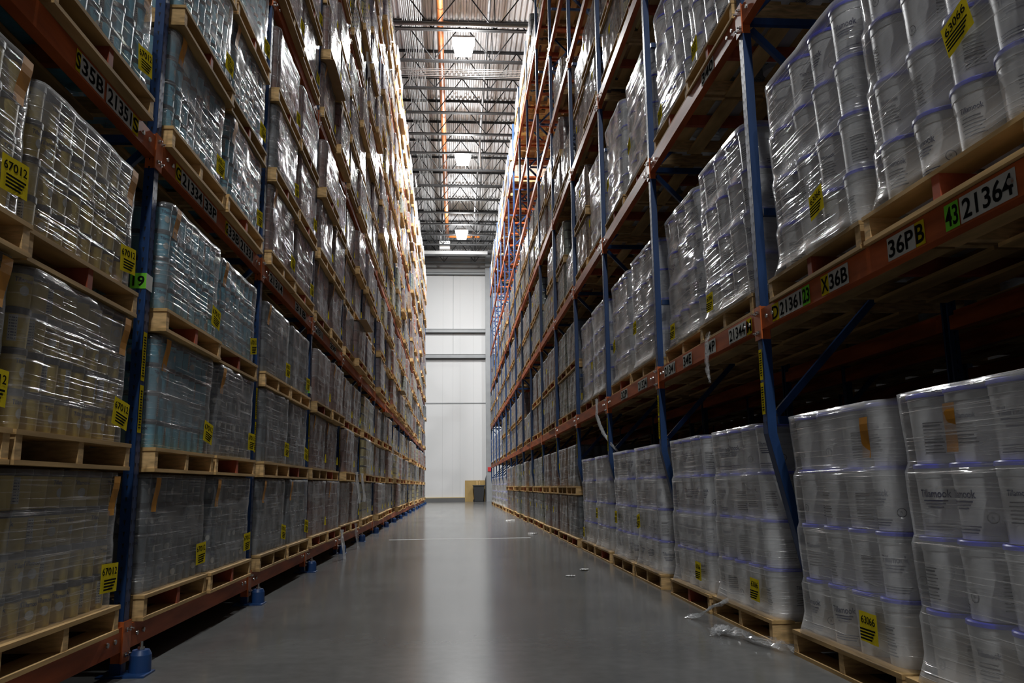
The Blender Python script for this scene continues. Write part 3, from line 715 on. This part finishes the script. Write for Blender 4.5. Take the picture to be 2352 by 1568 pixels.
def make_load(kind, key, loc, rotz, detail, label, group, name, rng, extras=()):
    root = thing(name, label, 'pallet load', loc, rotz, group)
    link('wooden_pallet', rng.choice(PAL), root)
    if kind == 'tub':
        body, lid, ring = tub_meshes(key)
        if detail:
            if key not in INNER_T: INNER_T[key] = bb.mesh('inner_tub_block', [TUBS[key][1]])
            o = link('inner_tub_block', INNER_T[key], root); o['kind'] = 'stuff'
            for lay in range(4):
                for (x, y) in tub_spots(5, 3, True):
                    t = link('tub', body, root, (x+rng.uniform(-.002, .002), y+rng.uniform(-.001, .001), PH+lay*TH), rng.choice((0, -PI/2, -.5, 2.1, PI, rng.uniform(-3, 3)))*(1))
                    link('lid', lid, t)
        else:
            o = link('packed_tubs', ring, root); o['kind'] = 'stuff'
        link('stretch_film', rng.choice(FILM_T), root)
        H = TUBH
    else:
        body, lid, ring = PAILM
        if detail:
            o = link('inner_pail_block', INNER_P, root); o['kind'] = 'stuff'
            for lay in range(4):
                for (x, y) in pail_spots(4, 3):
                    t = link('pail', body, root, (x+rng.uniform(-.002, .002), y+rng.uniform(-.002, .002), PH+lay*PHH), rng.choice((-.9, 0, .5, -1.6, 2.3, -2.3, rng.uniform(-3, 3))))
                    link('lid', lid, t)
        else:
            o = link('packed_pails', ring, root); o['kind'] = 'stuff'
        link('stretch_film', rng.choice(FILM_P), root)
        H = PAILH
    for e in extras:
        if e[0] == 'label': o = link('yellow_label', e[3], root, (-.003 if kind == 'pail' else -.008, e[1], e[2])); o.rotation_euler.x = e[4] if len(e) > 4 else 0
        elif e[0] == 'card': link('orange_card', ORC, root, (-.022 if kind == 'pail' else -.011, e[1], e[2]))
        elif e[0] == 'sheet': link('cardboard_sheet', CSH, root)
        elif e[0] == 'tail': link('film_tail', TAIL, root, (.075, e[1], e[2]), e[3] if len(e) > 3 else 0)
    return root
def in_view(x0, x1, y0, y1, z0, z1):
    u = []
    for x in (x0, x1):
        for y in (y0, y1):
            for z in (z0, z1):
                p = px((x, y, z))
                if p: u.append(p)
    if not u: return 0
    a0, a1 = max(0, min(p[0] for p in u)), min(2352, max(p[0] for p in u)); b0, b1 = max(0, min(p[1] for p in u)), min(1568, max(p[1] for p in u))
    return (a1-a0)*(b1-b0) if a1 > a0 and b1 > b0 else 0
jobs = []   # (score, dict)
# ---- left row: three tiers on every beam level
FARP = ['yellow', 'mauve', 'mint', 'red', 'brown', 'slate', 'yellow', 'tan', 'brown', 'red']
rl = random.Random(11)
for i in range(-1, NL-1):
    for lv, z in enumerate(LZ):
        farkey = {(s): rl.choice(FARP) for s in (0, 1)}
        for tier in range(3):
            for slot in (0, 1):
                if lv == 0: key = {-1: 'cream', 0: 'blue', 1: 'slate', 2: 'brown', 3: 'brown'}.get(i)
                else: key = {-1: 'blue', 0: 'blue', 1: 'brown', 2: 'brown'}.get(i)
                if lv == 0 and i == 0 and tier == 0: key = 'slate'
                if lv == 0 and i == 0 and slot == 1 and tier < 2: key = 'slate'
                if i == 1 and lv > 0 and slot == 0 and tier == 1: key = 'slate'
                if i == 4: key = ('yellow', 'mint')[slot] if lv == 0 else 'mauve'
                if i == 5 and lv > 0: key = ('mauve', 'yellow')[slot]
                if key is None: key = farkey[slot] if rl.random() < .8 else rl.choice(FARP)
                if lv == 4 and tier == 2 and rl.random() < .25 and i > 5: continue
                yc = YL0+BAY*i+((.535, 1.515) if i == -1 else (.565, 1.552))[slot]+rl.uniform(-.006, .006); zz = z+.003+tier*(TUBH+.008); x = XL-.004+.055+(rl.uniform(-.05, .05) if i > 1 else rl.uniform(-.012, .012))
                sc_ = in_view(x-1.2, x, yc-.5, yc+.5, zz, zz+TUBH)
                if sc_ < 3: continue
                ex = []
                det = (lv == 0 and i <= 0) or (lv == 1 and i in (-1, 0) and tier < 2)
                lab = LAB_T if i <= 1 else LAB_S
                if i <= 8:
                    if rl.random() < .9 or i <= 0: ex.append(('label', .36, PH+.12, lab, rl.uniform(-.2, .2)))
                    if rl.random() < .6 or i <= 0: ex.append(('card', .36 if i == -1 else -.38, PH+.45))
                if 1 <= i <= 9 and rl.random() < .05: ex.append(('sheet',))
                if 2 <= i <= 10 and rl.random() < .06: ex.append(('tail', rl.uniform(-.3, .4), PH))
                bay = ORD[i+1]; tw = ('bottom', 'middle', 'top')[tier]
                lab_t = 'wrapped pallet of %s, left rack, %s bay, %s beam, %s tier, %s side' % (TUBS[key][0].replace(' with black lids', '').replace('red and white', 'reddish'), bay, ORD[lv], tw, ('near', 'far')[slot])
                jobs.append((sc_, dict(kind='tub', key=key, loc=(x, yc, zz), rotz=rl.uniform(-.006, .006), detail=det, label=lab_t,
                             group='wrapped tub pallets on the left rack', name='wrapped_tub_pallet', extras=ex)))
# ---- right row
rr_ = random.Random(5)
FARR = ['tan', 'brown', 'slate', 'red', 'tan', 'brown', 'yellow', 'mint']
def right_load(kind, key, i, lvname, z, tiername, slot, det, ex, xf, dy=0.0, rot=0.0):
    yc = YR0+BAY*i+(.57, 1.565)[slot]+dy; H = TUBH if kind == 'tub' else PAILH
    sc_ = in_view(xf, xf+1.2, yc-.5, yc+.5, z, z+H)
    if sc_ < 3: return
    words = TUBS[key][0].replace(' with black lids', '').replace('red and white', 'reddish') if kind == 'tub' else 'blue-lidded pails'
    lab_t = 'wrapped pallet of %s, right rack, %s bay, %s%s, %s side' % (words, ORD[i+1], lvname, tiername, ('near', 'far')[slot])
    jobs.append((sc_, dict(kind=kind, key=key, loc=(xf, yc, z), rotz=PI+rot, detail=det, label=lab_t,
        group='wrapped pail pallets on the right' if kind == 'pail' else 'wrapped tub pallets on the right rack',
        name='wrapped_pail_pallet' if kind == 'pail' else 'wrapped_stock_pallet', extras=ex)))
LVN = ['first beam', 'second beam', 'third beam', 'fourth beam', 'fifth beam', 'sixth beam']
def pail_extras(near):
    e = []
    if rr_.random() < .85 or near: e.append(('label', rr_.uniform(-.40, -.2) if not near else -.25, PH+PHH*rr_.choice((.45, 1.5)), LAB_P if near else LAB_S, rr_.uniform(-.15, .15)))
    return e
for i in range(-1, NR-1):
    fark = [rr_.choice(FARR) for _ in range(2)]
    # floor
    for slot in (0, 1):
        xf = 1.585+rr_.uniform(-.02, .03)
        if i <= 2 or i >= 10:
            right_load('pail', None, i, 'floor', 0, '', slot, i <= 1, [('label', .26, PH+PHH*.5, LAB_P, 0)]+([('card', (-.10, .32)[slot], PH+PHH*3.45)] if i == -1 else []) if i <= 0 else pail_extras(i <= 2), xf, 0, rr_.uniform(-.008, .008))
        else:
            for tier in range(2):
                right_load('tub', fark[slot], i, 'floor', tier*(TUBH+.006), ' '+('lower', 'upper')[tier]+' tier', slot, False,
                           [('label', rr_.uniform(-.3, .3), PH+.3, LAB_S, 0)] if rr_.random() < .6 else [], xf, 0, rr_.uniform(-.008, .008))
    for lv, z in enumerate(RZ):
        z += .003
        for slot in (0, 1):
            pl = (lv == 0 and i <= 2) or (lv == 1 and i <= 1) or (lv == 0 and i >= 11) or (lv == 1 and i == 2 and slot == 0)
            if lv in (3, 4) and not (i <= 0 or (lv == 3 and rr_.random() < (.0 if i < 3 else .12))): continue
            if lv == 5 and i >= 1 and rr_.random() < .12: continue
            xf = XR-.002+rr_.uniform(-.02, .03); dyb = (-.026, -.030)[slot] if i == -1 and lv == 0 else -.01
            if pl:
                ex = pail_extras(i <= 1)
                if lv == 0 and i == -1: ex = [('label', (.20, .12)[slot], PH+PHH*(1.6, .8)[slot], LAB_P, (.25, .1)[slot])]
                right_load('pail', None, i, LVN[lv], z, '', slot, (lv == 0 and i <= 0) or (lv == 1 and i == 0), ex, xf, dyb, rr_.uniform(-.006, .006))
            else:
                key = fark[slot] if rr_.random() < .5 else rr_.choice(FARR)
                for tier in range(2):
                    if tier == 1 and (rr_.random() < .12 or lv == 3): continue
                    if lv == 4: continue
                    right_load('tub', key, i, LVN[lv], z+tier*(TUBH+.006), ' '+('lower', 'upper')[tier]+' tier', slot, False,
                           [('label', rr_.uniform(-.3, .3), PH+.3, LAB_S, 0)] if rr_.random() < .5 else [], xf, dyb, rr_.uniform(-.006, .006))
jobs.sort(key=lambda j: -j[0])
cnt = {}; rest = {}
rng = random.Random(3)
for sc_, j in jobs:
    c = cnt.get(j['name'], 0)
    if c < 300: cnt[j['name']] = c+1; make_load(rng=rng, **j)
    else: rest.setdefault(j['name'], []).append(j)
for nmx, js in rest.items():
    mb = MB(); mb.uv = []; mats = []; 
    def mi(mm):
        if mm not in mats: mats.append(mm)
        return mats.index(mm)
    for j in js:
        mx_ = Matrix.Translation(j['loc']) @ Matrix.Rotation(j['rotz'], 4, 'Z')
        def put(me):
            o = MB(); o.v = [tuple(v.co) for v in me.vertices]; o.f = [tuple(p.vertices) for p in me.polygons]
            o.m = [mi(me.materials[p.material_index]) for p in me.polygons]; o.sm = [p.use_smooth for p in me.polygons]
            uvs = [(0, 0)]*len(o.v)
            if me.uv_layers:
                for lp in me.loops: uvs[lp.vertex_index] = tuple(me.uv_layers[0].data[lp.index].uv)
            du = rng.uniform(0, 50); mb.add(o, mx_); mb.uv += [(a+du, b_+du) for a, b_ in uvs]
        put(rng.choice(PAL)); put(tub_meshes(j['key'])[2] if j['kind'] == 'tub' else PAILM[2]); put(rng.choice(FILM_T if j['kind'] == 'tub' else FILM_P))
    o = link('distant_wrapped_pallets', mb.mesh('distant_wrapped_pallets', mats))
    tag(o, 'film-wrapped pallets crowded at the far end of the %s rack' % ('left' if 'tub' in nmx else 'right'), 'pallet loads', None, 'stuff')
back = MB(); bm_ = [PAILW, WOOD]  # unseen stock added behind the viewpoint to keep lamplight out of the racks
for X0, X1 in ((XL-1.2, XL-.03), (XR+.03, XR+1.2), (XR+1.55, XR+2.6)):
    for i in (-3, -2):
        Y0 = (YL0 if X0 < 0 else YR0)+BAY*i
        for z in ((LZ if X0 < 0 else [0]+RZ)[:5]):
            for c in (.55, 1.54):
                H_ = 2.0 if X0 < 0 else 1.1
                back.box(X0, X1, Y0+c-.478, Y0+c+.478, z+.004, z+.015, 1); back.box(X0, X1, Y0+c-.478, Y0+c+.478, z+.098, z+PH, 1)
                for q in (-.45, 0, .45): back.box(X0, X1, Y0+c+q-.02, Y0+c+q+.02, z+.015, z+.098, 1)
                back.box(X0+.03, X1-.03, Y0+c-.44, Y0+c+.44, z+PH, z+PH+H_, 0)
o = link('unseen_light_block_stock', back.mesh('unseen_light_block_stock', bm_))
tag(o, 'unseen stock blocks added on the racks behind the viewpoint to shade them', 'pallet loads', None, 'stuff')
print('LOADS', cnt, {k: len(v) for k, v in rest.items()})
# dark stock in the row behind the right rack
rb_ = random.Random(9)
for i in range(-1, 9):
    for lv, z in enumerate([-.003]+RZ[:3]):
        for slot in (0, 1):
            key = rb_.choice(('slate', 'brown', 'slate')); kk = 'pail' if i < 4 else 'tub'
            if lv == 0 and i < 3 and slot == 0: kk = 'pail'
            make_load(kk, key, (XR+DEPTH*2+.45+.02, YR0+BAY*i+(.57, 1.565)[slot], z+.003), 0, False,
                      'wrapped pallet on %s of the row behind the right rack, %s bay, %s side' % (('floor', 'first beam', 'second beam', 'third beam')[lv], ORD[i+1], ('near', 'far')[slot]),
                      'stock in the row behind the right rack', 'wrapped_back_pallet', rb_)
# ---- loose bits on the floor
def scrap(name, label, cat, loc, s, m, seed, group=None):
    r = random.Random(seed); mb = MB(); n = 7
    g = [[(s*(a/n-.5)*1.6, s*(b_/n-.5), .003+abs(s*.18*math.sin(a*1.3+seed)*math.sin(b_*1.7+seed*2))+.002*r.random()) for b_ in range(n+1)] for a in range(n+1)]
    for a in range(n):
        for b_ in range(n): mb.quad([g[a][b_], g[a+1][b_], g[a+1][b_+1], g[a][b_+1]], 0, True)
    o = link(name, mb.mesh(name, [m]), None, loc, r.uniform(0, 3)); tag(o, label, cat, group); return o
scrap('paper_scrap', 'crumpled white paper scrap on the open floor nearest the pail pallets', 'scrap', (1.23, 8.03, 0), .07, SCRAPM, 1)
scrap('paper_scrap', 'white paper scrap on the floor just beyond the painted line', 'scrap', (1.30, 14.1, 0), .10, SCRAPM, 2)
scrap('paper_scrap', 'small white paper scrap lying far down the aisle by the pallets', 'scrap', (1.28, 19.5, 0), .13, SCRAPM, 3)
scrap('paper_scrap', 'tiny pale paper fleck on the floor before the nearer scrap', 'scrap', (1.02, 7.5, 0), .05, SCRAPM, 4)
def film_rope(name, label, pts, r, seed, group=None):
    rg = random.Random(seed); mb = MB(); P_ = [Vector(p) for p in pts]; fine = []
    for a, b_ in zip(P_[:-1], P_[1:]):
        for k in range(10): fine.append(a.lerp(b_, k/10))
    fine.append(P_[-1]); n = len(fine)
    up = Vector((.3, .2, 1)) if abs(P_[0].z-P_[-1].z) < .3 else Vector((1, .3, .1))
    for st in range(5):              # strands of gathered film
        ph = rg.uniform(0, 6.3); o1 = Vector((rg.uniform(-1, 1), rg.uniform(-1, 1), rg.uniform(-.2, 1)))*r*.55; rows = []
        for k, p in enumerate(fine):
            q = p+o1*math.sin(k*.23+ph)+Vector((rg.uniform(-1, 1), rg.uniform(-1, 1), rg.uniform(-.2, .6)))*r*.10
            t = (fine[min(k+1, n-1)]-fine[max(k-1, 0)]).normalized(); sd = t.cross(up).normalized(); w_ = r*(.30+.22*math.sin(k*.5+ph*2)+.12*rg.random())
            ang = k*.16+ph; nn = t.cross(sd); sd2 = sd*math.cos(ang)+nn*math.sin(ang); rows.append((q-sd2*w_, q+nn*w_*.5, q+sd2*w_))
        for (a0, a1, a2), (b0, b1, b2) in zip(rows[:-1], rows[1:]):
            mb.quad([a0, a1, b1, b0], 0, True); mb.quad([a1, a2, b2, b1], 0, True)
    mb.v = [(x, y, max(z, .003)) for x, y, z in mb.v]
    o = link(name, mb.mesh(name, [FILMB])); tag(o, label, 'plastic film', group); return o
film_rope('stretch_film_strip', 'twisted clear film strip lying on the floor before the second-nearest floor pallet', [(1.42, 4.50, .02), (1.50, 4.38, .03), (1.50, 4.22, .04), (1.56, 4.05, .03), (1.62, 3.98, .02)], .04, 1)
film_rope('stretch_film_wad', 'crumpled clear film wad at the end of the floor strip', [(1.36, 4.52, .02), (1.42, 4.48, .05), (1.45, 4.52, .02), (1.40, 4.56, .03), (1.38, 4.48, .02)], .04, 2)
film_rope('stretch_film_tail', 'clear film tail trailing from the floor pail pallet onto the concrete', [(1.56, 4.80, .14), (1.50, 4.90, .10), (1.45, 5.0, .03), (1.40, 5.10, .01)], .025, 3)
film_rope('stretch_film_tail', 'long clear film tail hanging from the first beam down to pails below', [(1.55, 8.88, 1.72), (1.53, 8.85, 1.55), (1.56, 8.75, 1.40), (1.62, 8.55, 1.22), (1.70, 8.42, 1.09)], .035, 4)
film_rope('stretch_film_tail', 'clear film tail dangling under the first beam beside a plate', [(1.595, 4.985, 1.735), (1.57, 4.97, 1.66), (1.55, 4.94, 1.54), (1.55, 4.90, 1.47), (1.545, 4.86, 1.41)], .022, 5)
